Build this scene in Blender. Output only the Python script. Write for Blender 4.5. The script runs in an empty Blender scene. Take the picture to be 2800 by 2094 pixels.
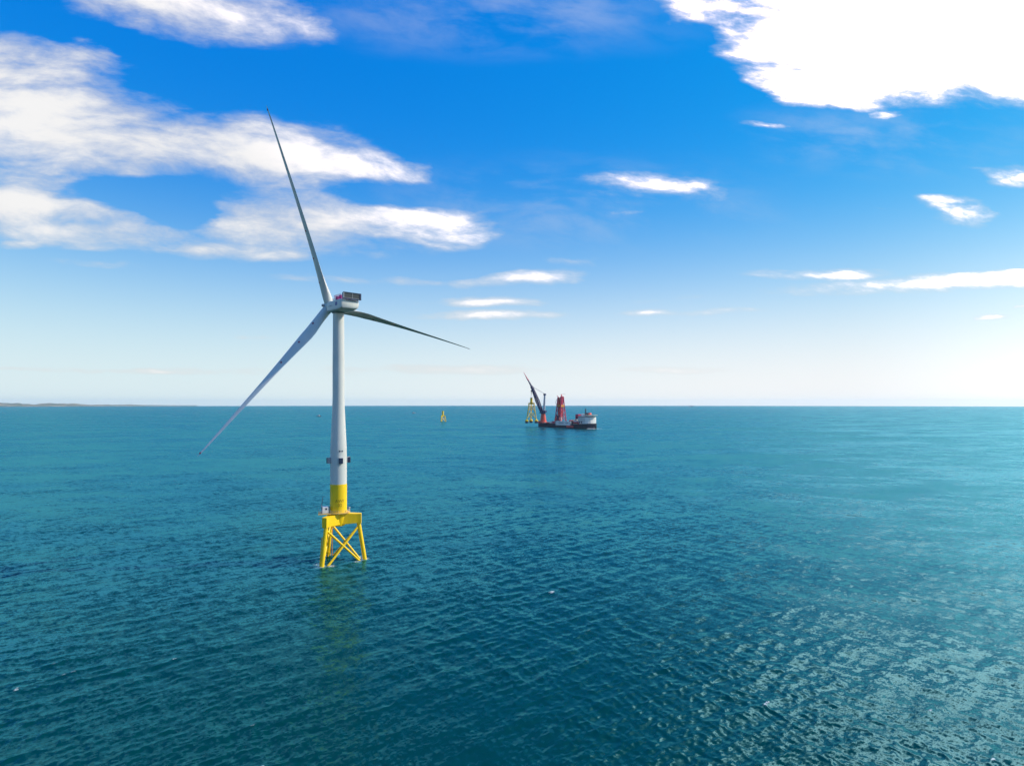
import bpy, bmesh, math, random
import numpy as np
from mathutils import Vector, Matrix

S = bpy.context.scene
C = S.collection
R_ = math.radians
random.seed(7)

# ------------------------------------------------------------------ camera, sky, sun, exposure
CAM_H = 67.71
WATER_BODY = (0.0, 0.034, 0.028, 1)
WATER_SKIN = (0.22, 0.88, 1.0, 1)
FPX = 1616.0 / 2800.0            # focal length as a fraction of the picture width
SUN_AZ, SUN_EL = R_(82), R_(40)  # azimuth clockwise from +Y, elevation
SUN_DIR = Vector((math.sin(SUN_AZ) * math.cos(SUN_EL), math.cos(SUN_AZ) * math.cos(SUN_EL), math.sin(SUN_EL)))
EARTH = 6.371e6

cam = bpy.data.cameras.new("camera")
cam.sensor_width = 36.0
cam.lens = 36.0 * FPX
cam.shift_y = 54.5 / 2800.0
cam.clip_start = 1.0
cam.clip_end = 90000.0
co = bpy.data.objects.new("camera", cam)
co.location = (0, 0, CAM_H)
co.rotation_euler = (R_(90), 0, 0)
C.objects.link(co)
S.camera = co

S.view_settings.view_transform = 'Standard'
S.view_settings.look = 'None'
S.view_settings.gamma = 1.0
S.view_settings.exposure = 0.0
S.cycles.use_denoising = True
S.cycles.denoising_prefilter = 'ACCURATE'
S.cycles.use_adaptive_sampling = False
S.cycles.denoiser = 'OPENIMAGEDENOISE'
S.cycles.volume_bounces = 1
S.cycles.max_bounces = 6
S.cycles.caustics_reflective = False
S.cycles.caustics_refractive = False
S.cycles.sample_clamp_indirect = 6.0

W = bpy.data.worlds.new("World")
S.world = W
W.use_nodes = True
wt = W.node_tree
for n in list(wt.nodes):
    wt.nodes.remove(n)


class NT:
    """small helper for building node trees"""
    def __init__(self, tree):
        self.t = tree

    def new(self, kind, **kw):
        n = self.t.nodes.new(kind)
        for k, v in kw.items():
            setattr(n, k, v)
        return n

    def put(self, sock, v):
        if v is None:
            return
        if isinstance(v, bpy.types.NodeSocket):
            self.t.links.new(v, sock)
        else:
            sock.default_value = v

    def m(self, op, a, b=None, c=None, clamp=False):
        n = self.new('ShaderNodeMath', operation=op)
        n.use_clamp = clamp
        for s, v in zip(n.inputs, (a, b, c)):
            self.put(s, v)
        return n.outputs[0]

    def vm(self, op, a, b=None, out=0):
        n = self.new('ShaderNodeVectorMath', operation=op)
        self.put(n.inputs[0], a)
        if b is not None:
            self.put(n.inputs[3] if op == 'SCALE' else n.inputs[1], b)
        return n.outputs[1] if op in ('LENGTH', 'DOT_PRODUCT', 'DISTANCE') else n.outputs[0]

    def comb(self, x, y, z):
        n = self.new('ShaderNodeCombineXYZ')
        for s, v in zip(n.inputs, (x, y, z)):
            self.put(s, v)
        return n.outputs[0]

    def sep(self, v):
        n = self.new('ShaderNodeSeparateXYZ')
        self.put(n.inputs[0], v)
        return n.outputs

    def noise(self, vec, scale, detail=4.0, rough=0.5, lac=2.0, dist=0.0, dim='3D'):
        n = self.new('ShaderNodeTexNoise', noise_dimensions=dim)
        self.put(n.inputs['Vector'], vec)
        n.inputs['Scale'].default_value = scale
        n.inputs['Detail'].default_value = detail
        n.inputs['Roughness'].default_value = rough
        n.inputs['Lacunarity'].default_value = lac
        n.inputs['Distortion'].default_value = dist
        return n

    def ramp(self, v, lo, hi, a=0.0, b=1.0, smooth=True):
        n = self.new('ShaderNodeMapRange', interpolation_type='SMOOTHSTEP' if smooth else 'LINEAR')
        self.put(n.inputs[0], v)
        self.put(n.inputs[1], lo)
        self.put(n.inputs[2], hi)
        self.put(n.inputs[3], a)
        self.put(n.inputs[4], b)
        return n.outputs[0]

    def mix(self, f, a, b, kind='MIX'):
        n = self.new('ShaderNodeMix', data_type='RGBA', blend_type=kind)
        self.put(n.inputs[0], f)
        self.put(n.inputs[6], a)
        self.put(n.inputs[7], b)
        return n.outputs[2]

    def mapping(self, vec, loc=(0, 0, 0), rot=(0, 0, 0), scale=(1, 1, 1), kind='POINT'):
        n = self.new('ShaderNodeMapping', vector_type=kind)
        self.put(n.inputs['Vector'], vec)
        n.inputs['Location'].default_value = loc
        n.inputs['Rotation'].default_value = rot
        n.inputs['Scale'].default_value = scale
        return n.outputs[0]


w = NT(wt)
sky = w.new('ShaderNodeTexSky', sky_type='NISHITA')
sky.sun_disc = False
sky.sun_elevation = SUN_EL
sky.sun_rotation = SUN_AZ
sky.altitude = 60
sky.air_density = 1.0
sky.dust_density = 0.6
sky.ozone_density = 3.0
SKY_STRENGTH = 0.1
direc = w.new('ShaderNodeTexCoord').outputs['Generated']
dx, dy, dz = w.sep(direc)
# grade of the clear sky: each channel bent so the deep blue overhead and pale horizon of a clear cold day appear
gam = w.new('ShaderNodeSeparateColor')
w.put(gam.inputs[0], sky.outputs[0])


def chan(s, g, k):
    return w.m('MULTIPLY', w.m('POWER', w.m('MULTIPLY', s, SKY_STRENGTH), g), k / SKY_STRENGTH)


clear = w.new('ShaderNodeCombineColor')
w.put(clear.inputs[0], chan(gam.outputs[0], 2.6, 0.2))
w.put(clear.inputs[1], chan(gam.outputs[1], 0.76, 0.84))
w.put(clear.inputs[2], chan(gam.outputs[2], 0.25, 1.02))
clear = clear.outputs[0]
# pale air low over the sea, a little warmer towards the sun
air = w.m('POWER', 2.718, w.m('MULTIPLY', w.m('POWER', w.m('DIVIDE', w.m('MAXIMUM', dz, 0.0), 0.19), 2.0), -1.0))
low = w.mix(w.ramp(dx, -0.6, 0.6), tuple(c / SKY_STRENGTH for c in (0.76, 0.88, 0.89)) + (1,), tuple(c / SKY_STRENGTH for c in (0.97, 0.96, 0.95)) + (1,))
low = w.vm('SCALE', low, w.ramp(w.vm('DOT_PRODUCT', direc, (math.sin(SUN_AZ), math.cos(SUN_AZ), 0)), 0.58, 1.0, 1.0, 1.5))
clear = w.mix(w.m('MULTIPLY', air, 0.98), clear, low)
# cloud field, in the direction space of the sky (gnomonic about north)
dys = w.m('MAXIMUM', dy, 0.06)
gu = w.m('DIVIDE', dx, dys)
gv = w.m('DIVIDE', dz, dys)
P = w.comb(gu, gv, 0.0)
warp = w.noise(w.mapping(P, scale=(3.0, 7.0, 1.0)), 1.0, 3.0, 0.5, dim='2D').outputs['Color']
warp = w.vm('SCALE', w.vm('SUBTRACT', warp, (0.5, 0.5, 0.5)), 0.06)
PW = w.vm('ADD', P, warp)
rotP = w.mapping(PW, rot=(0, 0, R_(8)))
f1 = w.noise(w.mapping(rotP, scale=(2.6, 9.5, 1.0)), 1.0, 10.0, 0.58, dim='2D').outputs[0]
f2 = w.noise(w.mapping(rotP, loc=(4.3, 1.7, 0), scale=(10.0, 28.0, 1.0)), 1.0, 8.0, 0.64, dim='2D').outputs[0]
fb = w.m('ADD', w.m('MULTIPLY', f1, 0.68), w.m('MULTIPLY', f2, 0.32))


def sx(x):
    return (x * 1.2658 - 1400) / 1616.0


def sy(y):
    return (1101.5 - y * 1.2658) / 1616.0


# centre x, y, radius x, y, tilt (degrees, clockwise down to the right), weight
BLOBS = [
    (405, 5, 390, 95, 8, 1.25), (20, 140, 310, 85, 7, 1.3), (200, 290, 560, 130, 8, 1.4), (560, 335, 400, 105, 9, 1.25), (60, 230, 420, 110, 9, 1.2),
    (40, 430, 340, 105, 5, 1.25), (180, 500, 380, 50, 3, 0.95), (690, 478, 430, 92, 1, 1.4), (480, 540, 280, 30, 1, 0.9),
    (40, 530, 90, 16, -3, 0.75), (210, 566, 150, 14, 2, 0.55),
    (1420, 405, 215, 40, 6, 0.9), (1350, 460, 40, 9, 0, 0.42), (1120, 604, 190, 24, -4, 0.95), (1265, 565, 110, 18, 0, 0.5),
    (1085, 654, 190, 14, 0, 1.0), (1080, 682, 240, 14, 0, 1.0), (1430, 675, 240, 13, -1, 1.0), (1440, 646, 190, 12, -1, 0.52),
    (760, 607, 230, 15, 2, 0.6), (555, 730, 60, 6, 0, 0.55),
    (1000, 800, 900, 14, 0, 0.36), (200, 800, 380, 10, 1, 0.4),
    (1780, 596, 230, 20, 0, 1.05), (2040, 612, 430, 27, -2, 1.15), (2080, 458, 120, 34, 8, 0.95), (2040, 432, 90, 16, 4, 0.7), (1900, 450, 90, 8, 8, 0.5),
    (2160, 378, 80, 34, 0, 0.6), (2160, 686, 90, 10, -1, 0.8), (2210, 664, 40, 12, -20, 0.6), (1670, 268, 70, 12, 2, 0.5), (1880, 246, 50, 14, -3, 0.55),
    (2020, 30, 530, 180, -6, 3.0), (1850, 175, 190, 72, 0, 2.4), (2300, 80, 560, 150, -8, 3.0), (2050, 120, 400, 105, -3, 3.0), (2230, 110, 330, 105, -6, 3.0), (1960, 130, 300, 110, -4, 3.0), (2190, 200, 110, 30, -12, 0.7), (1600, 30, 170, 70, 14, 0.6),
    (2600, -260, 1300, 330, -5, 2.2), 
]
warp2 = w.noise(w.mapping(P, loc=(2.0, 5.0, 0), scale=(5.0, 15.0, 1.0)), 1.0, 5.0, 0.55, dim='2D').outputs['Color']
PM = w.vm('ADD', P, w.vm('MULTIPLY', w.vm('SUBTRACT', warp2, (0.5, 0.5, 0.5)), (0.22, 0.022, 0.0)))
msk = None
for (bx, by, rx, ry, tl, wgt) in BLOBS:
    mp = w.mapping(PM, loc=(sx(bx), sy(by), 0), rot=(0, 0, -R_(tl)), scale=(rx * 1.2658 / 1616, ry * 1.2658 / 1616, 1), kind='TEXTURE')
    g = w.new('ShaderNodeTexGradient', gradient_type='SPHERICAL')
    w.put(g.inputs[0], mp)
    v = w.m('MULTIPLY', g.outputs[1], wgt)
    if msk is None:
        msk = v
    else:
        msk = w.m('MAXIMUM', msk, v)
msk = w.m('POWER', msk, 0.72)
front = w.ramp(dy, 0.06, 0.2)
den = w.m('ADD', msk, w.m('MULTIPLY', w.m('SUBTRACT', fb, 0.5), 3.0))
# blue gaps inside the left bank
for (bx, by, rx, ry, tl, wgt) in ((310, 418, 215, 46, 2, 1.6), (405, 470, 110, 30, 0, 1.3), (860, 425, 190, 36, 8, 1.3), (250, 95, 200, 34, 12, 0.9), (330, 565, 260, 26, 2, 0.7)):
    g = w.new('ShaderNodeTexGradient', gradient_type='SPHERICAL')
    w.put(g.inputs[0], w.mapping(PM, loc=(sx(bx), sy(by), 0), rot=(0, 0, -R_(tl)), scale=(rx * 1.2658 / 1616, ry * 1.2658 / 1616, 1), kind='TEXTURE'))
    den = w.m('SUBTRACT', den, w.m('MULTIPLY', g.outputs[1], wgt))
den = w.m('MULTIPLY', w.ramp(den, 0.08, 1.32), w.m('MULTIPLY', w.ramp(msk, 0.05, 0.35), front))
# scattered cloud over the rest of the sky, on a flat layer overhead
dzs = w.m('MAXIMUM', dz, 0.03)
PL = w.comb(w.m('DIVIDE', dx, dzs), w.m('DIVIDE', dy, dzs), 0.0)
back = w.noise(PL, 0.55, 8.0, 0.58, dim='2D').outputs[0]
back = w.m('MULTIPLY', w.ramp(back, 0.5, 0.72), w.m('MULTIPLY', w.m('SUBTRACT', 1.0, front), w.ramp(dz, 0.02, 0.15)))
veil = None
for (bx, by, rx, ry) in ((1080, 30, 560, 120), (1250, 440, 600, 130), (1900, 300, 420, 110)):
    g = w.new('ShaderNodeTexGradient', gradient_type='SPHERICAL')
    w.put(g.inputs[0], w.mapping(PM, loc=(sx(bx), sy(by), 0), scale=(rx * 1.2658 / 1616, ry * 1.2658 / 1616, 1), kind='TEXTURE'))
    veil = g.outputs[1] if veil is None else w.m('MAXIMUM', veil, g.outputs[1])
veil = w.m('MULTIPLY', w.m('MULTIPLY', w.ramp(veil, 0.0, 0.8), w.ramp(fb, 0.4, 0.66)), w.m('MULTIPLY', front, 0.22))
den = w.m('MAXIMUM', den, veil)
den = w.m('MAXIMUM', den, back)
den = w.m('MULTIPLY', den, w.ramp(dz, 0.0, 0.01))
sdot = w.vm('DOT_PRODUCT', direc, tuple(SUN_DIR))
lit = w.ramp(sdot, 0.0, 0.8, 0.0, 1.0)
shade = w.ramp(w.m('ADD', den, w.m('MULTIPLY', w.m('SUBTRACT', f1, 0.5), 0.6)), 0.3, 1.2, 0.74, 0.95)
boost = w.m('MULTIPLY', w.m('MULTIPLY', lit, 4.6), w.m('POWER', den, 2.2))   # thick cloud towards the sun is far brighter than its thin edges
cl_v = w.m('ADD', shade, boost)
cl_v = w.m('DIVIDE', cl_v, SKY_STRENGTH)
cc = w.new('ShaderNodeCombineColor')
w.put(cc.inputs[0], w.m('MULTIPLY', cl_v, w.m('ADD', 1.0, w.m('MULTIPLY', boost, 0.22))))
w.put(cc.inputs[1], w.m('MULTIPLY', cl_v, 0.985))
w.put(cc.inputs[2], w.m('MULTIPLY', cl_v, 0.97))
skycol = w.mix(w.m('MULTIPLY', den, 0.97), clear, cc.outputs[0])
bg = w.new('ShaderNodeBackground')
w.put(bg.inputs[0], skycol)
bg.inputs[1].default_value = SKY_STRENGTH
wo = w.new('ShaderNodeOutputWorld')
wt.links.new(bg.outputs[0], wo.inputs[0])
W.cycles.sampling_method = 'MANUAL'
W.cycles.sample_map_resolution = 1024

sl = bpy.data.lights.new("sun", 'SUN')
sl.energy = 4.7
sl.angle = R_(0.5)
sl.color = (1.0, 0.93, 0.82)
so = bpy.data.objects.new("sun", sl)
so.rotation_euler = (-SUN_DIR).to_track_quat('-Z', 'Y').to_euler()
so.location = (400, 100, 500)
C.objects.link(so)

# ------------------------------------------------------------------ materials


def srgb(r, g, b):
    def f(v):
        v /= 255.0
        return v / 12.92 if v <= 0.04045 else ((v + 0.055) / 1.055) ** 2.4
    return (f(r), f(g), f(b), 1.0)


MATS = {}


def paint(name, col, rough=0.45, var=0.12, scale=0.6, metal=0.0, streak=True):
    if name in MATS:
        return MATS[name]
    m = bpy.data.materials.new(name)
    m.use_nodes = True
    t = m.node_tree
    h = NT(t)
    b = t.nodes['Principled BSDF']
    tc = h.new('ShaderNodeTexCoord').outputs['Object']
    n1 = h.noise(tc, scale, 6.0, 0.6).outputs[0]
    v = n1
    if streak:                                   # rain and rust streaks run down the paint
        n2 = h.noise(h.mapping(tc, scale=(1.6, 1.6, 0.12)), scale * 1.5, 4.0, 0.6).outputs[0]
        v = h.m('ADD', h.m('MULTIPLY', n1, 0.5), h.m('MULTIPLY', n2, 0.5))
    dark = tuple(c * (1 - 2.2 * var) for c in col[:3]) + (1,)
    h.put(b.inputs['Base Color'], h.mix(h.ramp(v, 0.35, 0.62), dark, col))
    h.put(b.inputs['Roughness'], h.ramp(v, 0.3, 0.7, rough + 0.12, rough - 0.08))
    b.inputs['Metallic'].default_value = metal
    MATS[name] = m
    return m


WHITE = paint('turbine_white', (0.63, 0.64, 0.58, 1), 0.42, 0.04, 0.15)
YELLOW = paint('signal_yellow', (0.97, 0.63, 0.0, 1), 0.45, 0.03, 0.35)
DECKY = paint('worn_yellow_deck', (0.7, 0.46, 0.12, 1), 0.6, 0.1, 0.8)
DARK = paint('dark_grille', (0.025, 0.035, 0.04, 1), 0.55, 0.2, 2.0)
NAVY = paint('navy_paint', (0.012, 0.025, 0.07, 1), 0.4, 0.15, 0.4)
BLUE = paint('logo_blue', (0.01, 0.04, 0.22, 1), 0.4, 0.05)
GREY = paint('grey_steel', (0.36, 0.38, 0.4, 1), 0.5, 0.1)
BOXW = paint('container_white', (0.72, 0.73, 0.72, 1), 0.45, 0.07)
RED = paint('red_paint', (0.62, 0.04, 0.04, 1), 0.45, 0.12, 0.3)
ORED = paint('orange_red_paint', (0.8, 0.1, 0.05, 1), 0.45, 0.12, 0.25)
MAG = paint('crimson_steel', (0.6, 0.04, 0.1, 1), 0.5, 0.1)
HULL = paint('hull_black_blue', (0.006, 0.01, 0.025, 1), 0.6, 0.2, 0.1)
SHIPW = paint('ship_white', (0.8, 0.79, 0.72, 1), 0.45, 0.08, 0.12)
BOOM = paint('boom_blue_black', (0.01, 0.012, 0.085, 1), 0.5, 0.1, 0.3)
GLASS = paint('dark_window_glass', (0.012, 0.02, 0.03, 1), 0.12, 0.1, streak=False)
ORANGE = paint('amber_paint', (0.75, 0.3, 0.02, 1), 0.5, 0.12)
BLACK = paint('black_lettering', (0.02, 0.02, 0.02, 1), 0.6, 0.1, streak=False)
FADED = paint('weathered_lettering', (0.42, 0.25, 0.0, 1), 0.6, 0.1, streak=False)
DOT = paint('red_dot', (0.35, 0.0, 0.02, 1), 0.5, 0.05, streak=False)
DECKG = paint('deck_steel', (0.3, 0.2, 0.16, 1), 0.6, 0.2, 0.2, streak=False)
FOAM = paint('sea_foam_white', (0.75, 0.8, 0.8, 1), 0.8, 0.15, 0.5, streak=False)
PALE = paint('cream_steel', (0.62, 0.56, 0.42, 1), 0.5, 0.15)

# ------------------------------------------------------------------ mesh helpers


def frame(d):
    d = Vector(d).normalized()
    a = Vector((0, 0, 1)) if abs(d.z) < 0.95 else Vector((1, 0, 0))
    u = d.cross(a).normalized()
    return u, d.cross(u).normalized(), d


SEPARATE = {'corner_post', 'vent', 'deck_locker', 'work_cabin', 'tower_walkway', 'winch', 'tower_cladding', 'box_grille', 'window', 'side_door',
            'cooler', 'roof_hoist', 'stern_house', 'side_fender', 'control_cabinet', 'upper_house', 'sling', 'hoist_rope', 'boom_stay', 'red_dome', 'mast', 'tower_boom'}


class MB:
    def __init__(self):
        self.bm = bmesh.new()

    def poly(self, pts):
        return self.bm.faces.new([self.bm.verts.new(p) for p in pts])

    def loops(self, rings, cap=True, closed=True):
        vs = [[self.bm.verts.new(p) for p in r] for r in rings]
        n = len(vs[0])
        for a, b in zip(vs[:-1], vs[1:]):
            for i in range(n if closed else n - 1):
                j = (i + 1) % n
                self.bm.faces.new((a[i], a[j], b[j], b[i]))
        if cap:
            self.bm.faces.new(list(reversed(vs[0])))
            self.bm.faces.new(vs[-1])
        return self

    def tube(self, a, b, r0, r1=None, n=12, cap=True):
        r1 = r0 if r1 is None else r1
        a, b = Vector(a), Vector(b)
        u, v, d = frame(b - a)
        rings = [[p + u * (r * math.cos(2 * math.pi * i / n)) + v * (r * math.sin(2 * math.pi * i / n)) for i in range(n)]
                 for p, r in ((a, r0), (b, r1))]
        return self.loops(rings, cap)

    def lathe(self, prof, c=(0, 0, 0), n=32, cap=True):
        c = Vector(c)
        rings = [[c + Vector((r * math.cos(2 * math.pi * i / n), r * math.sin(2 * math.pi * i / n), z)) for i in range(n)] for r, z in prof]
        return self.loops(rings, cap)

    def box(self, c, s, rot=None, bevel=0.0):
        """c centre, s full size, rot Matrix 3x3"""
        c = Vector(c)
        M = rot if rot is not None else Matrix.Identity(3)
        vs = {}
        for i in (-1, 1):
            for j in (-1, 1):
                for k in (-1, 1):
                    vs[i, j, k] = self.bm.verts.new(c + M @ Vector((i * s[0] / 2, j * s[1] / 2, k * s[2] / 2)))
        fs = []
        for f in (((-1, -1, -1), (-1, -1, 1), (-1, 1, 1), (-1, 1, -1)), ((1, -1, -1), (1, 1, -1), (1, 1, 1), (1, -1, 1)),
                  ((-1, -1, -1), (1, -1, -1), (1, -1, 1), (-1, -1, 1)), ((-1, 1, -1), (-1, 1, 1), (1, 1, 1), (1, 1, -1)),
                  ((-1, -1, -1), (-1, 1, -1), (1, 1, -1), (1, -1, -1)), ((-1, -1, 1), (1, -1, 1), (1, 1, 1), (-1, 1, 1))):
            fs.append(self.bm.faces.new([vs[q] for q in f]))
        if bevel:
            es = list({e for f in fs for e in f.edges})
            bmesh.ops.bevel(self.bm, geom=es, offset=bevel, segments=2, affect='EDGES', profile=0.6)
        return self

    def bar(self, a, b, wd, hg, up=(0, 0, 1)):
        a, b = Vector(a), Vector(b)
        d = (b - a)
        L = d.length
        d.normalize()
        s = d.cross(Vector(up))
        if s.length < 1e-4:
            s = d.cross(Vector((1, 0, 0)))
        s.normalize()
        t = s.cross(d)
        M = Matrix((d, s, t)).transposed()
        return self.box((a + b) / 2, (L, wd, hg), M)

    def prism(self, pts, z0, z1):
        return self.loops([[Vector((x, y, z0)) for x, y in pts], [Vector((x, y, z1)) for x, y in pts]])

    def build(self, name, mat, parent=None, smooth=False, angle=40):
        """links the mesh; pieces that do not touch become parts of their own, except in railings and lattices"""
        if name in SEPARATE:
            left = set(self.bm.verts)
            isl = []
            while left:
                st = [left.pop()]
                cur = set(st)
                while st:
                    v = st.pop()
                    for e in v.link_edges:
                        q = e.other_vert(v)
                        if q in left:
                            left.discard(q)
                            cur.add(q)
                            st.append(q)
                isl.append(cur)
            if len(isl) > 1:
                last = None
                isl.sort(key=lambda c: -len(c))
                for cur in isl:
                    nb_ = MB()
                    mp = {v: nb_.bm.verts.new(v.co) for v in cur}
                    for f in self.bm.faces:
                        if f.verts[0] in cur:
                            nb_.bm.faces.new([mp[v] for v in f.verts])
                    o = nb_._link(name, mat, parent, smooth, angle)
                    last = last or o
                self.bm.free()
                return last
        return self._link(name, mat, parent, smooth, angle)

    def _link(self, name, mat, parent, smooth, angle):
        me = bpy.data.meshes.new(name)
        bmesh.ops.recalc_face_normals(self.bm, faces=self.bm.faces)
        self.bm.to_mesh(me)
        self.bm.free()
        if smooth:
            for p in me.polygons:
                p.use_smooth = True
            me.set_sharp_from_angle(angle=R_(angle))
        o = bpy.data.objects.new(name, me)
        me.materials.append(mat)
        C.objects.link(o)
        o.parent = parent
        return o


def thing(name, label, cat, loc=(0, 0, 0), rz=0.0, group=None):
    o = bpy.data.objects.new(name, None)
    o.location = loc
    o.rotation_euler = (0, 0, rz)
    o.empty_display_size = 2
    C.objects.link(o)
    o['label'] = label
    o['category'] = cat
    if group:
        o['group'] = group
    return o


def text_mesh(name, s, size, mat, parent, M, bend=0.0, extr=0.02):
    """lettering as a real mesh; M places the flat text (x right, y up, z outward); bend wraps it round a drum of that radius"""
    cu = bpy.data.curves.new(name, 'FONT')
    cu.body = s
    cu.size = size
    cu.align_x = 'CENTER'
    cu.extrude = extr
    to = bpy.data.objects.new(name, cu)
    C.objects.link(to)
    dg = bpy.context.evaluated_depsgraph_get()
    me = bpy.data.meshes.new_from_object(to.evaluated_get(dg))
    bpy.data.objects.remove(to)
    for v in me.vertices:
        p = v.co.copy()
        if bend:
            a = p.x / bend
            p = Vector((bend * math.sin(a), p.y, bend * math.cos(a) - bend + p.z))
        v.co = M @ p
    me.materials.clear()
    me.materials.append(mat)
    o = bpy.data.objects.new(name, me)
    C.objects.link(o)
    o.parent = parent
    return o


# ------------------------------------------------------------------ sea: one sheet, curved with the earth, with real waves
def build_sea():
    rng = np.random.default_rng(11)
    # radii: spacing follows the size of a picture element on the water seen from above
    rr = [1.0, 8.0, 20.0, 35.0, 50.0, 62.0]
    r = 72.0
    while r < 3000:
        rr.append(r)
        r += max(0.28, 0.75 * r * r / (CAM_H * 591.0) * (1.0 if r < 260 else 0.8))
    while r < 31000:
        rr.append(r)
        r *= 1.045
    rr.append(31000.0)
    rr = np.array(rr)
    fine = np.radians(np.arange(-50.0, 50.01, 0.068))
    coarse = np.radians(np.arange(53.0, 307.1, 3.0))
    th = np.concatenate([fine, coarse])
    nr, nt = len(rr), len(th)
    Rg, Tg = np.meshgrid(rr, th, indexing='ij')
    X = Rg * np.sin(Tg)
    Y = Rg * np.cos(Tg)
    dr = np.gradient(rr)
    space = np.maximum(dr, rr * np.radians(0.068))
    Z = np.zeros_like(X)
    DX = np.zeros_like(X)
    DY = np.zeros_like(X)
    lost = np.zeros(nr)
    NW = 150
    lam = np.exp(np.linspace(math.log(1.1), math.log(26.0), NW)) * rng.uniform(0.95, 1.05, NW)
    # patches where the wind ruffles the water more or less
    patch = np.zeros_like(X)
    for _ in range(14):
        L = rng.uniform(45, 320)
        a = rng.uniform(0, 2 * math.pi)
        patch += np.sin(2 * math.pi / L * (X * math.sin(a) + Y * math.cos(a)) + rng.uniform(0, 6.28))
    patch = np.clip(1.0 + 0.17 * patch, 0.45, 1.6)
    for i in range(NW):
        L = lam[i]
        k = 2 * math.pi / L
        # two crossing seas
        if i % 2:
            a = math.radians(-42 + rng.normal(0, 13 if L > 4 else 22))
            wgt = 1.0
        else:
            a = math.radians(56 + rng.normal(0, 17 if L > 4 else 28))
            wgt = 0.7 if L > 5 else 0.85
        slope = 0.027 * wgt * (1.0 if L < 3 else (0.66 if L < 8 else 0.66 * (8 / L) ** 1.3))
        amp = slope / k
        fd = np.clip((L / space - 2.6) / 2.4, 0, 1)
        fd = fd * fd * (3 - 2 * fd)
        lost += 0.5 * slope * slope * (1 - fd * fd)
        last = np.nonzero(fd > 0)[0]
        if len(last) == 0:
            continue
        e = last[-1] + 1
        kx, ky = k * math.sin(a), k * math.cos(a)
        ph = kx * X[:e] + ky * Y[:e] + rng.uniform(0, 2 * math.pi)
        A = (amp * fd[:e])[:, None]
        # slow grouping so crests come in short lengths
        L2 = L * rng.uniform(5, 9)
        b = a + rng.uniform(-1.4, 1.4)
        A = A * (0.75 + 0.5 * np.sin(2 * math.pi / L2 * (X[:e] * math.sin(b) + Y[:e] * math.cos(b)) + rng.uniform(0, 6)))
        if L < 9:
            A = A * patch[:e]
        Z[:e] += A * np.cos(ph)
        sn = A * np.sin(ph) * 1.15
        DX[:e] -= math.sin(a) * sn
        DY[:e] -= math.cos(a) * sn
    foam = np.zeros_like(Z)
    crest = Z / max(Z[6:200].std(), 1e-6)
    foam[:] = np.clip((crest - 3.55) / 0.5, 0, 1)
    for (fx, fy, fr_) in WASH:                     # white water round the legs of the turbine
        dd = np.hypot(X - fx + 0.5, Y - fy)
        foam = np.maximum(foam, np.clip(1.25 - dd / fr_, 0, 0.9))
    edge = np.clip((np.radians(50) - np.abs(np.where(Tg > math.pi, Tg - 2 * math.pi, Tg))) / np.radians(4), 0, 1)
    Z *= edge
    DX *= edge
    DY *= edge
    Z += -(Rg ** 2) / (2 * EARTH)
    co_ = np.stack([X + DX, Y + DY, Z], -1).reshape(-1, 3)
    idx = np.arange(nr * nt).reshape(nr, nt)
    nx = np.roll(idx, -1, axis=1)
    q = np.stack([idx[:-1], nx[:-1], nx[1:], idx[1:]], -1).reshape(-1, 4)
    me = bpy.data.meshes.new('sea')
    me.vertices.add(len(co_))
    me.vertices.foreach_set('co', co_.astype(np.float32).ravel())
    me.loops.add(q.size)
    me.loops.foreach_set('vertex_index', q.astype(np.int32).ravel())
    me.polygons.add(len(q))
    me.polygons.foreach_set('loop_start', np.arange(0, q.size, 4, dtype=np.int32))
    me.polygons.foreach_set('use_smooth', np.ones(len(q), dtype=bool))
    me.update(calc_edges=True)
    at = me.attributes.new('ripple', 'FLOAT', 'POINT')
    lo = np.sqrt(np.repeat(lost[:, None], nt, 1))
    lo = np.where(edge < 1, np.maximum(lo, 0.17 * (1 - edge)), lo)
    at.data.foreach_set('value', lo.astype(np.float32).ravel())
    at = me.attributes.new('foam', 'FLOAT', 'POINT')
    at.data.foreach_set('value', (foam * edge).astype(np.float32).ravel())
    o = bpy.data.objects.new('sea', me)
    C.objects.link(o)
    o['kind'] = 'structure'
    # material
    m = bpy.data.materials.new('sea_water')
    m.use_nodes = True
    h = NT(m.node_tree)
    b = m.node_tree.nodes['Principled BSDF']
    pos = h.new('ShaderNodeNewGeometry').outputs['Position']
    nrm = h.new('ShaderNodeNewGeometry').outputs['Normal']
    att = h.new('ShaderNodeAttribute', attribute_name='ripple').outputs['Fac']
    fo = h.new('ShaderNodeAttribute', attribute_name='foam').outputs['Fac']

    def slopes(vec, sc, det, ro, amp):
        c = h.noise(vec, sc, det, ro, dim='2D').outputs['Color']
        return h.vm('SCALE', h.vm('MULTIPLY', h.vm('SUBTRACT', c, (0.5, 0.5, 0.5)), (1, 1, 0)), amp)
    def along(deg, stretch):
        # deg: direction of the crests, measured from +X
        return h.mapping(pos, rot=(0, 0, R_(deg)), scale=(stretch, 1, 1), kind='TEXTURE')
    fine_s = h.vm('ADD', slopes(along(41, 2.4), 2.0, 4.0, 0.65, 0.50), slopes(along(-50, 2.2), 1.4, 4.0, 0.65, 0.36))
    fine_s = h.vm('ADD', fine_s, slopes(along(8, 1.7), 0.75, 4.0, 0.65, 0.38))
    mid_s = h.vm('ADD', slopes(along(38, 2.6), 0.42, 3.0, 0.6, 3.4), slopes(along(-48, 2.4), 0.34, 3.0, 0.6, 2.4))
    mid_s = h.vm('ADD', mid_s, slopes(along(20, 1.5), 0.03, 5.0, 0.72, 2.6))
    mid_s = h.vm('SCALE', mid_s, att)
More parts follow.
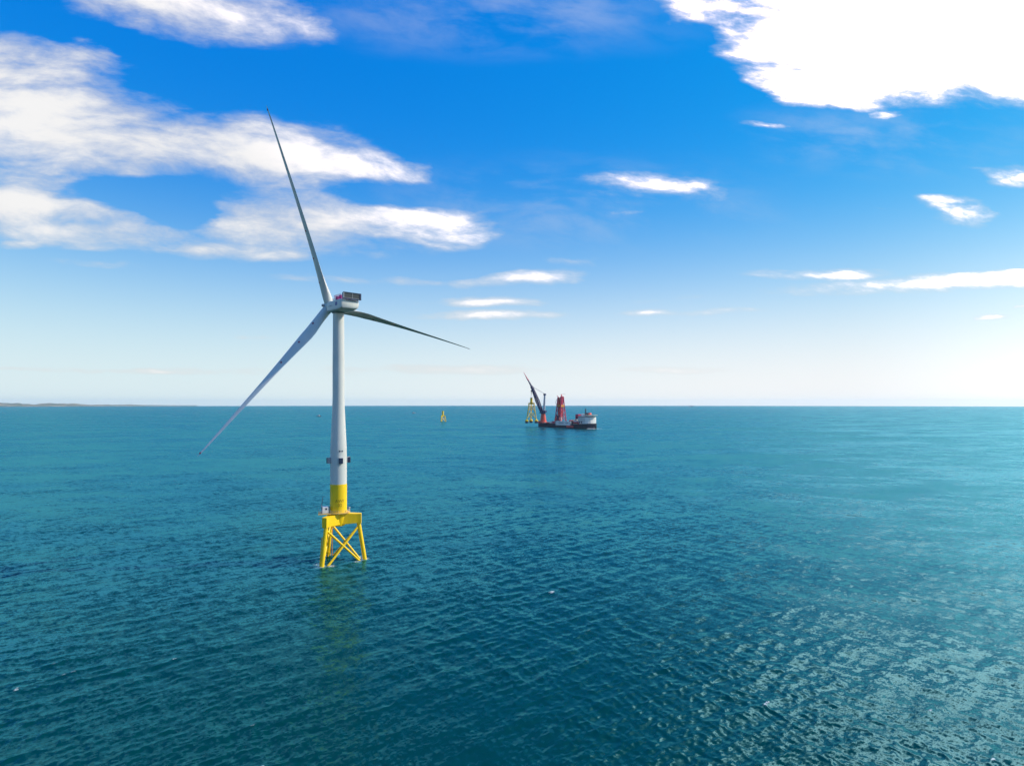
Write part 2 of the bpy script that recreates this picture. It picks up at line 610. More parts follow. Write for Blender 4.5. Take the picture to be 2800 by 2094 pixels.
    # wind patches: broad areas of rougher and smoother water
    gust = h.noise(along(12, 2.6), 0.010, 5.0, 0.6, dim='2D').outputs[0]
    g2 = h.noise(along(-20, 2.2), 0.05, 4.0, 0.6, dim='2D').outputs[0]
    gust = h.ramp(h.m('ADD', h.m('MULTIPLY', gust, 0.55), h.m('MULTIPLY', g2, 0.45)), 0.36, 0.64, 0.5, 1.45)
    sl_ = h.vm('SCALE', h.vm('ADD', fine_s, mid_s), gust)
    N = h.vm('NORMALIZE', h.vm('ADD', nrm, sl_))
    fm = h.m('MULTIPLY', fo, h.ramp(h.noise(pos, 1.8, 4.0, 0.7).outputs[0], 0.42, 0.58))
    m.node_tree.nodes.remove(b)
    # water body: light scattered back out of the sea; mirror: the skin, less where seen straight on
    body = h.new('ShaderNodeBsdfDiffuse')
    h.put(body.inputs['Color'], h.mix(fm, WATER_BODY, (0.7, 0.75, 0.75, 1)))
    h.put(body.inputs['Normal'], N)
    gl = h.new('ShaderNodeBsdfGlossy')
    gl.inputs['Color'].default_value = WATER_SKIN
    h.put(gl.inputs['Normal'], N)
    h.put(gl.inputs['Roughness'], h.m('MULTIPLY', h.m('ADD', 0.10, h.m('MULTIPLY', att, 1.0)), h.m('ADD', 0.4, h.m('MULTIPLY', gust, 0.6))))
    fr = h.new('ShaderNodeFresnel')
    fr.inputs['IOR'].default_value = 1.4
    h.put(fr.inputs['Normal'], N)
    mx = h.new('ShaderNodeMixShader')
    h.put(mx.inputs[0], h.m('MULTIPLY', h.m('MINIMUM', fr.outputs[0], 0.42), h.m('SUBTRACT', 1.0, fm)))
    h.put(mx.inputs[1], body.outputs[0])
    h.put(mx.inputs[2], gl.outputs[0])
    mo = [n for n in m.node_tree.nodes if n.type == 'OUTPUT_MATERIAL'][0]
    h.put(mo.inputs[0], mx.outputs[0])
    me.materials.append(m)
    return o


TX, TY = -74.86, 255.03
WASH = []
for deg in (80.2, 200.2, 320.2):
    WASH.append((TX + 11.0 * math.sin(R_(deg)), TY + 11.0 * math.cos(R_(deg)), 2.3))
    for k in (22, -22):
        WASH.append((TX + 9.3 * math.sin(R_(deg + k)), TY + 9.3 * math.cos(R_(deg + k)), 1.6))
build_sea()

# ------------------------------------------------------------------ far coast
CD = 15000.0


def build_coast():
    rng = random.Random(3)
    b = MB()
    rows = []
    n = 150
    for i in range(n + 1):
        t = i / n
        px = -420 + t * 960                       # west to east along the shore
        d = CD + 5500 * max(0, (px - 40) / 500) ** 1.5
        X = (px - 1400) / 1616 * d
        drop = -d * d / (2 * EARTH) - 2
        fade = min(1.0, max(0.0, (490 - px) / 480))
        hh = 132 * fade * (0.66 + 0.2 * math.sin(i * 0.21 + 1) + 0.12 * math.sin(i * 0.53) + 0.06 * math.sin(i * 1.31) + 0.03 * rng.random())
        prof = [(0, 0), (60, 0.16), (500, 0.3), (1200, 0.55), (2200, 0.8), (3400, 1.0), (5200, 0.85)]
        rows.append([Vector((X + X / d * q, d + q, drop + 1 + hh * f * (1 + 0.05 * math.sin(i * 0.9 + q)))) for q, f in prof])
    b.loops(rows, cap=False, closed=False)
    m = bpy.data.materials.new('farmland')
    m.use_nodes = True
    h = NT(m.node_tree)
    p = m.node_tree.nodes['Principled BSDF']
    pos = h.new('ShaderNodeNewGeometry').outputs['Position']
    v = h.new('ShaderNodeTexVoronoi')
    h.put(v.inputs['Vector'], h.mapping(pos, scale=(1, 1.6, 3)))
    v.inputs['Scale'].default_value = 0.0022
    f1 = h.sep(v.outputs['Color'])[0]
    c = h.mix(h.ramp(f1, 0.3, 0.45), (0.05, 0.09, 0.035, 1), (0.13, 0.13, 0.05, 1))
    c = h.mix(h.ramp(f1, 0.62, 0.7), c, (0.34, 0.27, 0.15, 1))
    h.put(p.inputs['Base Color'], c)
    p.inputs['Roughness'].default_value = 0.9
    o = b.build('coast', m, None, True, 60)
    o['kind'] = 'structure'
    return o


build_coast()

# ------------------------------------------------------------------ wind turbine
TX, TY = -74.86, 255.03
YAW = R_(41.96)
AX = Vector((-math.sin(YAW), math.cos(YAW), 0))      # up-wind, level
RT = Vector((math.cos(YAW), math.sin(YAW), 0))
TILT = R_(6)
AXT = AX * math.cos(TILT) + Vector((0, 0, math.sin(TILT)))
UPT = RT.cross(AXT)
HUBZ = 109.37
LEG_A = [R_(80.2), R_(200.2), R_(320.2)]             # azimuth of the three legs


def leg_pt(a, z, r0=11.0, sl=0.1625):
    r = r0 - sl * z
    return Vector((r * math.sin(a), r * math.cos(a), z))


def jacket(root, zb, ztop, zdeck, angs=LEG_A, bays=None, mat=YELLOW, thick=1.0, buckets=False):
    """three-legged steel jacket with a star-shaped transition piece and the stub column on top"""
    zl = zdeck - 4.3
    for a in angs:
        b = MB()
        b.tube(leg_pt(a, zb), leg_pt(a, zl + 2.0), 0.84 * thick, 0.88 * thick, 18)
        b.build('jacket_leg', mat, root, True)
    bays = bays or [(zl - 1.2, -3.4)]
    for (z1, z0) in bays:
        for i in range(3):
            for (p, q) in ((i, (i + 1) % 3), ((i + 1) % 3, i)):
                b = MB()
                b.tube(leg_pt(angs[p], z1), leg_pt(angs[q], z0), 0.46 * thick, None, 12)
                b.build('brace', mat, root, True)
    for a in angs:                                    # box girder from the column to each leg top
        d = Vector((math.sin(a), math.cos(a), 0))
        s = Vector((d.y, -d.x, 0))
        rt_ = 11.0 - 0.1625 * zl
        b = MB()
        secs = []
        for (r, hw, z0, z1) in ((1.8, 2.2, zl - 0.2, zdeck), (4.2, 1.75, zl - 0.1, zdeck - 0.05), (rt_ - 0.6, 1.25, zl + 0.0, zdeck - 0.25), (rt_ + 1.15, 1.15, zl - 0.3, zdeck - 0.35)):
            secs.append([d * r + s * hw + Vector((0, 0, z0)), d * r - s * hw + Vector((0, 0, z0)), d * r - s * hw + Vector((0, 0, z1)), d * r + s * hw + Vector((0, 0, z1))])
        b.loops(secs)
        b.build('transition_arm', mat, root, False)
    b = MB()
    b.lathe([(0.01, zl - 1.0), (2.6, zl - 0.9), (3.0, zl + 0.6), (3.5, zdeck + 0.01), (3.5, zdeck + 0.35), (3.5, ztop)], n=48)
    col = b.build('transition_column', mat, root, True)
    if buckets:
        for a in angs:
            c = leg_pt(a, zb)
            b = MB()
            b.lathe([(0.3, zb + 1.5), (1.0, zb + 0.5), (3.6, zb - 1.4), (4.9, zb - 2.0), (4.9, zb - 5.6)], (c.x, c.y, 0), 24)
            bk = b.build('suction_bucket', mat, root, True)
            b = MB()
            b.lathe([(4.92, zb - 5.6), (4.92, zb - 11.0)], (c.x, c.y, 0), 24)
            b.build('bucket_skirt', NAVY, bk, True)
    return col


turb = thing('wind_turbine', 'tall white three-bladed wind turbine standing on a yellow jacket in the sea', 'wind turbine', (TX, TY, 0))
ZDECK = 20.2
col = jacket(turb, -9.0, 32.9, ZDECK)

# platform round the column
plat = MB()
b = MB()
pa = []
for i in range(12):
    a = 2 * math.pi * (i + 0.5) / 12
    pa.append((4.9 * math.sin(a), 4.9 * math.cos(a)))
b.prism(pa, ZDECK + 0.36, ZDECK + 0.62)
fr = Vector((math.sin(LEG_A[1]), math.cos(LEG_A[1]), 0))
sd = Vector((-0.959, -0.28, 0))                      # towards the left of the photograph
for (c, s_) in ((sd * 4.6 + fr * 1.6, (5.4, 6.4, 0.22)),):
    M3 = Matrix((sd, Vector((-sd.y, sd.x, 0)), Vector((0, 0, 1)))).transposed()
    b.box(c + Vector((0, 0, ZDECK + 0.47)), s_, M3)
platform = b.build('access_platform', DECKY, turb)
b = MB()
hr = []
for i in range(13):
    a = 2 * math.pi * (i + 0.5) / 12
    hr.append(Vector((4.8 * math.sin(a), 4.8 * math.cos(a), 0)))
for p, q in zip(hr[:-1], hr[1:]):
    for z in (0.65, 1.2):
        b.tube(p + Vector((0, 0, ZDECK + 0.6 + z)), q + Vector((0, 0, ZDECK + 0.6 + z)), 0.035, None, 6)
    b.tube(p + Vector((0, 0, ZDECK + 0.6)), p + Vector((0, 0, ZDECK + 1.8)), 0.035, None, 6)
    m_ = (p + q) / 2
    b.tube(m_ + Vector((0, 0, ZDECK + 0.6)), m_ + Vector((0, 0, ZDECK + 1.8)), 0.03, None, 6)
sv = Vector((-sd.y, sd.x, 0))
cr = [sd * 7.2 + fr * 1.6 + sv * 3.1, sd * 7.2 + fr * 1.6 - sv * 3.1, sd * 2.0 + fr * 1.6 + sv * 3.1]
for p, q in ((cr[1], cr[0]), (cr[0], cr[2])):
    for k in range(6):
        e = p.lerp(q, k / 5)
        b.tube(e + Vector((0, 0, ZDECK + 0.55)), e + Vector((0, 0, ZDECK + 1.8)), 0.035, None, 6)
    for z in (1.2, 1.8):
        b.tube(p + Vector((0, 0, ZDECK + z)), q + Vector((0, 0, ZDECK + z)), 0.035, None, 6)
b.build('railing', paint('galvanised_rail', (0.5, 0.45, 0.32, 1), 0.5, 0.1), platform)

# davit crane on the platform
b = MB()
dv = sd * 6.7 + fr * 0.2 + sv * 1.5
b.tube(dv + Vector((0, 0, ZDECK + 0.5)), dv + Vector((0, 0, ZDECK + 4.4)), 0.2, 0.16, 10)
dav = b.build('davit_crane', GREY, turb, True)
b = MB()
tipd = dv + Vector((0.45, -0.2, 7.6 + ZDECK))
b.tube(dv + Vector((0, 0, ZDECK + 4.3)), tipd, 0.16, 0.11, 8)
b.tube(tipd, tipd + Vector((0.9, 0.2, 0.12)), 0.13, 0.1, 8)
b.build('davit_jib', paint('jib_grey', (0.2, 0.21, 0.23, 1), 0.5, 0.1), dav, True)

# lights and small cabinets at the far right of the platform
b = MB()
e = Vector((5.0, -0.9, ZDECK + 0.6))
b.tube(e, e + Vector((0, 0, 1.8)), 0.07, None, 8)
b.box(e + Vector((0, 0, 2.0)), (0.55, 0.45, 0.45), None, 0.05)
b.build('navigation_light', SHIPW, turb)
b = MB()
e = sd * 3.4 + sv * -1.6 + Vector((0, 0, ZDECK + 0.6))
b.box(e + Vector((0, 0, 1.1)), (0.9, 0.7, 2.2), None, 0.04)
b.box(e + Vector((0, 0, 3.0)), (0.35, 0.35, 1.6), None, 0.03)
b.build('control_cabinet', PALE, turb)

# boat landing with ladder at the back leg
b = MB()
o3 = leg_pt(LEG_A[2], 0) + Vector((1.5, -0.2, 0))
for k in (-0.35, 0.35):
    b.tube(o3 + Vector((k, 0, -2)), o3 + Vector((k * 1.0 + 0.35, -0.9, 15.0)), 0.14, None, 8)
for z in range(0, 15):
    f = (z + 2) / 17
    pz = o3 + Vector((0.35 * f, -0.9 * f, z))
    b.tube(pz + Vector((-0.35, 0, 0)), pz + Vector((0.35, 0, 0)), 0.05, None, 6)
b.build('boat_landing', ORANGE, turb)
b = MB()
lf = leg_pt(LEG_A[1], 11.8) + Vector((-1.25, 0.1, 0))
b.tube(leg_pt(LEG_A[1], -2) + Vector((-1.0, 0.2, 0)), lf, 0.18, None, 8)
b.build('cable_tube', YELLOW, turb, True)

# lettering on the column
la = R_(180 - 16.4 - 10)
o = Vector((math.sin(la), math.cos(la), 0))
MX = Vector((0, 0, 1)).cross(o)
for s_, z in (('AWF', 25.3), ('02', 23.5)):
    M = Matrix((MX, Vector((0, 0, 1)), o)).transposed().to_4x4()
    M.translation = o * 3.52 + Vector((0, 0, z))
    text_mesh('lettering', s_, 1.85, FADED, col, M, 3.52)

# tower
b = MB()
b.lathe([(3.47, 32.9), (3.47, 33.0), (3.46, 41.0), (3.42, 48.2), (3.39, 48.21), (3.39, 48.3), (3.42, 48.31), (3.04, 55.5), (2.62, 65.0),
         (2.48, 70.0), (2.48, 84.0), (2.46, 84.01), (2.46, 84.1), (2.48, 84.11), (2.4, 96.0), (2.33, 106.9)], n=64)
tower = b.build('tower', WHITE, turb, True, 30)
for az in (R_(150), R_(240), R_(330), R_(60)):
    d = Vector((math.sin(az), math.cos(az), 0))
    s = Vector((d.y, -d.x, 0))
    M3 = Matrix((s, d, Vector((0, 0, 1)))).transposed()
    b = MB()
    b.box(d * 4.15 + Vector((0, 0, 43.1)), (1.5, 1.5, 2.5), M3, 0.06)
    bx_ = b.build('service_box', GREY, tower)
    b = MB()
    b.box(d * 4.93 + Vector((0, 0, 43.1)), (1.42, 0.12, 2.35), M3)
    b.box(d * 4.3 + s * 0.76 + Vector((0, 0, 43.1)), (0.1, 1.1, 2.35), M3)
    b.build('box_grille', NAVY, bx_)
for az in (R_(155), R_(138)):
    d = Vector((math.sin(az), math.cos(az), 0))
    M3 = Matrix((Vector((d.y, -d.x, 0)), d, Vector((0, 0, 1)))).transposed()
    b = MB()
    b.box(d * 3.42 + Vector((0, 0, 47.1)), (0.7, 0.12, 0.55), M3, 0.03)
    b.build('vent', NAVY, tower)


def nf(x, y, z):
    """nacelle frame: x across, y towards the rotor"""
    return RT * x + AX * y + Vector((0, 0, z))


NZ0, NZ1 = 106.75, 111.0
rings = []
for (y, hw, z0, z1, rb) in ((-10.8, 3.75, 107.5, 110.85, 1.2), (-10.55, 4.0, 107.1, 111.0, 1.6), (-8.5, 4.05, NZ0, NZ1, 1.7), (0.5, 4.05, NZ0, NZ1, 1.6), (2.9, 3.9, 106.9, 110.75, 1.6), (3.3, 3.6, 107.2, 110.4, 1.5)):
    ring = []
    for (cx, cz, a0, rr_) in ((hw - 0.35, z1 - 0.35, 0, 0.35), (-hw + 0.35, z1 - 0.35, 90, 0.35), (-hw + rb * 0.45, z0 + rb * 0.45, 180, rb * 0.45), (hw - rb, z0 + rb, 270, rb)):
        for k in range(6):
            a = R_(a0 + 18 * k)
            ring.append(nf(cx + rr_ * math.cos(a), y, cz + rr_ * math.sin(a)))
    rings.append(ring)
b = MB()
b.loops(rings)
nac = b.build('nacelle', WHITE, turb, True, 50)
M3N = Matrix((RT, AX, Vector((0, 0, 1)))).transposed()
b = MB()
b.lathe([(2.5, 106.2), (2.9, 106.5), (2.9, 107.2)], n=40)
b.build('yaw_ring', GREY, nac, True)
# cooler: framed radiator panel across the stern of the roof
b = MB()
for (x0, x1) in ((-3.05, 0.55), (0.7, 3.8)):
    b.box(nf((x0 + x1) / 2, -11.3, 112.3), (x1 - x0, 0.5, 2.3), M3N)
cool = b.build('cooler', DARK, nac)
b = MB()
b.box(nf(0.65, -11.25, 113.55), (8.0, 0.9, 0.3), M3N)
b.box(nf(0.65, -11.25, 111.1), (8.0, 0.9, 0.22), M3N)
b.box(nf(4.25, -11.25, 112.3), (0.75, 0.9, 2.25), M3N)
b.build('cooler_frame', NAVY, cool)
b = MB()
b.box(nf(-3.25, -11.0, 112.3), (0.3, 1.4, 2.2), M3N)
b.box(nf(0.62, -11.58, 112.3), (0.12, 0.1, 2.2), M3N)
b.box(nf(0.3, -11.6, 111.35), (6.6, 0.1, 0.1), M3N)
b.build('cooler_rail', GREY, cool)
# roof railing (hoist platform)
b = MB()
PINK = paint('magenta_rail', (0.42, 0.02, 0.2, 1), 0.5, 0.1, streak=False)
cs = [(-3.7, -10.0), (-3.7, -3.6), (3.7, -3.6), (3.7, -10.0)]
for (p, q) in zip(cs[:-1], cs[1:]):
    n = 9
    for k in range(n + 1):
        x, y = p[0] + (q[0] - p[0]) * k / n, p[1] + (q[1] - p[1]) * k / n
        b.tube(nf(x, y, 110.95), nf(x, y, 113.0), 0.055, None, 6)
    for z in (111.5, 112.25, 113.0):
        b.tube(nf(*p, z), nf(*q, z), 0.06, None, 6)
b.build('roof_railing', PINK, nac)
b = MB()
for (x, y, w_, h_) in ((-2.6, -5.2, 1.6, 1.5), (-2.3, -7.6, 1.5, 1.9), (1.0, -6.2, 2.0, 1.2)):
    b.box(nf(x, y, 111.0 + h_ / 2), (w_, 1.4, h_), M3N, 0.05)
b.build('roof_hoist', paint('hoist_magenta', (0.45, 0.05, 0.25, 1), 0.5, 0.2), nac)
b = MB()
b.tube(nf(-3.2, -1.6, 111.0), nf(-3.2, -1.6, 111.6), 0.1, None, 8)
b.box(nf(-3.2, -1.6, 111.75), (0.5, 0.9, 0.3), M3N)
b.build('wind_sensor', GREY, nac)
b = MB()
b.box(nf(-4.07, -6.2, 109.35), (0.06, 1.9, 1.5), M3N)
b.build('logo_panel', BLUE, nac)
M = Matrix((-AX, Vector((0, 0, 1)), -RT)).transposed().to_4x4()
M.translation = nf(-4.06, -0.6, 108.75)
text_mesh('lettering', 'VATTENFALL', 0.62, GREY, nac, M)
M = Matrix((RT, Vector((0, 0, 1)), -AX)).transposed().to_4x4()
M.translation = nf(0.4, -10.85, 110.1)
text_mesh('lettering', 'VATTENFALL', 0.78, BLACK, nac, M)

# hub and blades
HUB = AXT * 8.32 + Vector((0, 0, HUBZ))
b = MB()
u, v = RT, UPT
prof = [(2.0, -5.2), (2.25, -3.4), (2.35, -2.6), (2.5, -1.8), (2.6, 0), (2.45, 1.5), (1.9, 2.7), (1.0, 3.4), (0.05, 3.7)]
b.loops([[HUB + AXT * y + (u * math.cos(2 * math.pi * i / 32) + v * math.sin(2 * math.pi * i / 32)) * r for i in range(32)] for r, y in prof])
hub = b.build('hub', WHITE, turb, True, 60)
# bump of the spinner seen beyond the nacelle's left edge
b = MB()
b.lathe([(0.05, -0.7), (0.5, -0.5), (0.7, 0), (0.5, 0.5), (0.05, 0.7)], tuple(HUB + RT * -3.1 + AXT * 0.4 + Vector((0, 0, 0.2))), 14)
b.tube(HUB + RT * -1.9, HUB + RT * -3.1 + AXT * 0.4 + Vector((0, 0, 0.2)), 0.5, 0.5, 10)
b.build('blade_bearing_cover', GREY, hub, True)


def interp(x, xs, ys):
    return float(np.interp(x, xs, ys))


def blade(phase, beta_tip, droop, side):
    d = RT * math.sin(phase) + UPT * math.cos(phase)
    t = (UPT * math.sin(phase) - RT * math.cos(phase))     # direction of rotation seen from behind
    RR = 82.0
    secs = []
    spars = []
    for s in (0.022, 0.045, 0.07, 0.1, 0.135, 0.17, 0.21, 0.26, 0.32, 0.4, 0.5, 0.6, 0.7, 0.8, 0.88, 0.94, 0.98, 0.995, 1.0):
        r = s * RR
        ch = interp(s, [0, .05, .1, .16, .21, .27, .35, .5, .7, .85, .95, .985, 1.0], [3.9, 4.0, 4.6, 5.3, 5.4, 4.9, 4.15, 3.1, 2.15, 1.5, 1.0, 0.65, 0.12])
        tc = interp(s, [0, .05, .1, .16, .25, .4, .7, 1.0], [1.0, .98, .74, .5, .36, .27, .2, .16])
        be = beta_tip + R_(interp(s, [0, .1, .2, .35, .6, 1.0], side))
        e = t * math.cos(be) + AXT * math.sin(be)
        nrm = d.cross(e)
        c = HUB + d * r + AXT * (1.9 * s * s) + Vector((0, 0, -droop * s * s))
        ring = []
        n = 28
        blend = min(1.0, max(0.0, (s - 0.045) / 0.12))
        for i in range(n):
            a = 2 * math.pi * i / n
            xx = 0.5 * (1 + math.cos(a))                   # 1 = trailing edge, 0 = leading edge
            yt = 5 * tc * (0.2969 * math.sqrt(xx) - 0.126 * xx - 0.3516 * xx ** 2 + 0.2843 * xx ** 3 - 0.1036 * xx ** 4)
            if math.sin(a) < 0:
                yt = -yt * 0.72
            yc = 0.5 * tc * math.sin(a)
            yy = yt * blend + yc * (1 - blend)
            px = (0.33 * blend + 0.5 * (1 - blend)) - xx   # leading edge forward
            ring.append(c + e * (px * ch) + nrm * (yy * ch))
        secs.append(ring)
        spars.append((s, c, e, nrm, ch, tc))
    b = MB()
    b.loops(secs)
    bl = b.build('blade', WHITE, turb, True, 70)
    return bl, spars


def marker(bl, spars, s, off):
    """small red disc stuck to the face of the blade that looks towards the land side"""
    k = min(range(len(spars)), key=lambda i: abs(spars[i][0] - s))
    _, c, e, nrm, ch, tc = spars[k]
    cam_v = Vector((0, 0, CAM_H)) - (Vector((TX, TY, 0)) + c)
    sg = 1 if nrm.dot(cam_v) > 0 else -1
    me = bl.data
    org = c + e * (off * ch) + nrm * (sg * ch)
    hit, loc, no, _i = bl.ray_cast(org, -nrm * sg)
    if not hit:
        return
    b = MB()
    b.tube(loc + no * -0.05, loc + no * 0.06, 0.42, None, 14)
    b.build('marker_dot', DOT, bl)


PH = R_(-21.3)
BL = []
BL.append(blade(PH, R_(86), -0.4, [0, 10, 14, 8, 3, 0]))
BL.append(blade(PH + R_(120), R_(97), 1.6, [0, 8, 12, 8, 3, 0]))
BL.append(blade(PH + R_(240), R_(112), 0.2, [0, 8, 12, 8, 3, 0]))
bpy.context.view_layer.update()
for (bl, sp) in BL:
    for (s, off) in ((0.135, 0.0), (0.26, -0.1), (0.4, -0.1), (0.98, 0.0)):
        marker(bl, sp, s, off)

# container on the platform
cn = thing('equipment_container', 'small white equipment container standing on the yellow turbine platform', 'container', (TX, TY, 0))
cc_ = sd * 4.35 + fr * 2.0
ct = R_(-62)
cM = Matrix.Rotation(ct, 3, 'Z')
b = MB()
b.box(cc_ + Vector((0, 0, ZDECK + 0.6 + 1.45)), (3.1, 2.5, 2.7), cM, 0.06)
b.build('body', BOXW, cn)
b = MB()
for i in (-1, 1):
    for j in (-1, 1):
        b.box(cc_ + cM @ Vector((i * 1.52, j * 1.22, 0)) + Vector((0, 0, ZDECK + 0.6 + 1.45)), (0.16, 0.16, 2.9), cM)
b.build('corner_post', BOXW, cn)
b = MB()
b.box(cc_ + cM @ Vector((0.85, -1.27, 0.6)) + Vector((0, 0, ZDECK + 0.6 + 1.45)), (0.9, 0.06, 0.9), cM)
b.box(cc_ + cM @ Vector((1.57, 0.2, 0.5)) + Vector((0, 0, ZDECK + 0.6 + 1.45)), (0.06, 0.7, 0.7), cM)
b.build('vent', NAVY, cn)
b = MB()
b.box(cc_ + cM @ Vector((-0.6, -1.27, -0.15)) + Vector((0, 0, ZDECK + 0.6 + 1.45)), (1.0, 0.05, 2.1), cM)
b.build('door', GREY, cn)

# ------------------------------------------------------------------ crane ship
HD = Vector((0.667, -0.745, 0))
A0 = Vector((74.3, 1690.0, 0))                        # stern corner nearest the camera, on the water
BEAM = 44.0
PORT = Vector((0.745, 0.667, 0))
sp0 = A0 + PORT * (BEAM / 2)
curv = lambda v: -(v.x ** 2 + v.y ** 2) / (2 * EARTH)
ship = thing('crane_ship', 'large crane ship with dark hull, red crane base, red lay tower and white bridge', 'ship', (sp0.x, sp0.y, curv(sp0)), math.atan2(HD.y, HD.x))
HB = BEAM / 2


def hull_sec(x, hw, z0, z1):
    return [Vector((x, -hw, z1)), Vector((x, -hw * 0.97, z0 + 2)), Vector((x, -hw * 0.8, z0)), Vector((x, hw * 0.8, z0)), Vector((x, hw * 0.97, z0 + 2)), Vector((x, hw, z1))]


b = MB()
b.loops([hull_sec(0, HB * .96, -2, 10.2), hull_sec(6, HB, -4, 10.4), hull_sec(150, HB, -4, 11.0), hull_sec(165, HB * .97, -4, 12.6),
         hull_sec(180, HB * .84, -4, 13.2), hull_sec(187, HB * .62, -3, 13.4), hull_sec(192, HB * .36, 1, 13.6), hull_sec(195, HB * .1, 7, 13.7)])
hull = b.build('hull', HULL, ship, False)
b = MB()
b.box((81, -0.2, 10.95), (150, BEAM - 1.2, 0.5))
b.build('deck', DECKG, hull)
b = MB()
b.box((124, -HB - 0.7, 4.2), (25, 1.5, 5.6), None, 0.2)
b.box((127, -HB - 0.75, 7.4), (3.0, 1.3, 0.9))
b.build('side_fender', RED, hull)
b = MB()
b.box((97.5, -HB + 2.2, 12.4), (55, 5.2, 11.2), None, 0.2)
pan = b.build('side_house', SHIPW, ship)
M = Matrix((Vector((1, 0, 0)), Vector((0, 0, 1)), Vector((0, -1, 0)))).transposed().to_4x4()
M.translation = Vector((91, -HB - 0.44, 11.2))
text_mesh('lettering', 'HEEREMA', 4.6, NAVY, pan, M, extr=0.05)
M = M.copy()
M.translation = Vector((112, -HB - 0.44, 12.0))
text_mesh('lettering', 'AEGIR', 4.2, NAVY, pan, M, extr=0.05)
b = MB()
for x in (72, 84, 97, 108, 121):
    b.box((x, -HB + 2.2, 18.6), (2.2, 3.5, 1.4))
b.build('deck_locker', NAVY, pan)

# stern block and crane
b = MB()
b.box((3.2, -7, 13.6), (6.4, 28, 6.8), None, 0.2)
b.box((10, -10, 12.0), (20, 22, 2.6), None, 0.2)
b.build('stern_house', RED, ship)
CX, CY = 8.0, -9.0
b = MB()
b.lathe([(9.6, 11.2), (9.0, 16), (7.2, 28), (6.0, 34), (6.0, 36.6)], (CX, CY, 0), 28)
ped = b.build('crane_pedestal', ORED, ship, True)
b = MB()
b.lathe([(6.6, 36.6), (6.9, 37.2), (6.9, 40.5), (6.2, 41.2)], (CX, CY, 0), 28)
bd = Vector((-0.85, 0.527, 0))                        # boom bearing in the world
rot = math.atan2(HD.y, HD.x)
bdl = Vector((bd.x * math.cos(-rot) - bd.y * math.sin(-rot), bd.x * math.sin(-rot) + bd.y * math.cos(-rot), 0)).normalized()
bsl = Vector((-bdl.y, bdl.x, 0))
cb = Vector((CX, CY, 0))
MC = Matrix((bdl, bsl, Vector((0, 0, 1)))).transposed()
b.box(cb - bdl * 4.5 + Vector((0, 0, 43.5)), (9, 12, 5.5), MC, 0.2)
b.box(cb + bdl * 7.5 + bsl * 4 + Vector((0, 0, 39.6)), (4.5, 3, 2.6), MC, 0.2)
b.build('crane_house', BOOM, ship, True, 30)
b = MB()
b.tube(cb - bdl * 2.5 + Vector((0, 0, 41)), cb - bdl * 5.0 + Vector((0, 0, 90)), 3.4, 2.6, 20)
mast = b.build('crane_mast', paint('mast_grey', (0.42, 0.45, 0.5, 1), 0.45, 0.08), ship, True)
b = MB()
b.box(cb - bdl * 5.0 + Vector((0, 0, 92)), (5.4, 6.4, 5.2), MC, 0.2)
b.build('mast_head', BOOM, mast)
FT = [cb + bdl * 4 + bsl * s * 5.2 + Vector((0, 0, 41.5)) for s in (-1, 1)]
HDP = cb + bdl * 36.5 + Vector((0, 0, 113))
upb = (HDP - cb - Vector((0, 0, 41.5))).normalized()
nb = bsl.cross(upb)
if nb.z < 0:
    nb = -nb
b = MB()
for s in (-1, 1):
    f = FT[(s + 1) // 2]
    for q in (-1.0, 1.0):
        h0 = f + nb * (q * 1.0)
        mid = f.lerp(HDP + bsl * s * 2.6, 0.45) + nb * (q * 3.4)
        h1 = HDP + bsl * s * 2.6 + nb * (q * 1.6)
        b.tube(h0, mid, 1.9, 1.8, 8)
        b.tube(mid, h1, 1.8, 1.4, 8)
    for k in range(1, 12):
        p0 = f.lerp(HDP + bsl * s * 2.6, (k - 0.5) / 12)
        p1 = f.lerp(HDP + bsl * s * 2.6, (k + 0.5) / 12)
        wq0 = 1.0 + 2.4 * min(1, (k - 0.5) / 12 / 0.45) * (1 - 0.5 * max(0, ((k - .5) / 12 - .45)))
        sg = 1 if k % 2 else -1
        b.tube(p0 + nb * sg * wq0, p1 - nb * sg * wq0, 0.35, None, 6)
for fr_ in (0.3, 0.62):
    p = FT[0].lerp(HDP - bsl * 2.6, fr_)
    q = FT[1].lerp(HDP + bsl * 2.6, fr_)
    b.bar(p + nb * 2.6, q + nb * 2.6, 2.4, 2.0)
    b.bar(p - nb * 2.6, q - nb * 2.6, 2.4, 2.0)
    b.bar(p + nb * 2.6, p - nb * 2.6, 1.6, 1.6)
    b.bar(q + nb * 2.6, q - nb * 2.6, 1.6, 1.6)
b.bar(HDP - bsl * 3.4 - upb * 7, HDP - bsl * 3.4 + upb * 3, 1.2, 5.5, nb)
b.bar(HDP + bsl * 3.4 - upb * 7, HDP + bsl * 3.4 + upb * 3, 1.2, 5.5, nb)
b.box(HDP + nb * -1.5, (4, 8, 4), MC, 0.3)
boom = b.build('crane_boom', BOOM, ship)
JT = cb + bdl * 65.0 + Vector((0, 0, 157.5))
JM = cb + bdl * 50.0 + Vector((0, 0, 134.5))
b = MB()
for s in (-1, 1):
    b.tube(HDP + bsl * s * 2.6 + nb * 0.6, JM + bsl * s * 1.3, 1.4, 1.0, 8)
    b.tube(HDP + bsl * s * 2.4 - nb * 1.6, JM + bsl * s * 1.2 - nb * 0.9, 0.7, 0.55, 8)
for k in range(9):
    p = HDP.lerp(JM, k / 8)
    b.bar(p - bsl * 2.2 * (1 - k / 18), p + bsl * 2.2 * (1 - k / 18), 0.7, 2.2, nb)
b.build('boom_extension', BOOM, boom)
b = MB()
b.box(JM, (3.2, 4.5, 2.6), MC, 0.3)
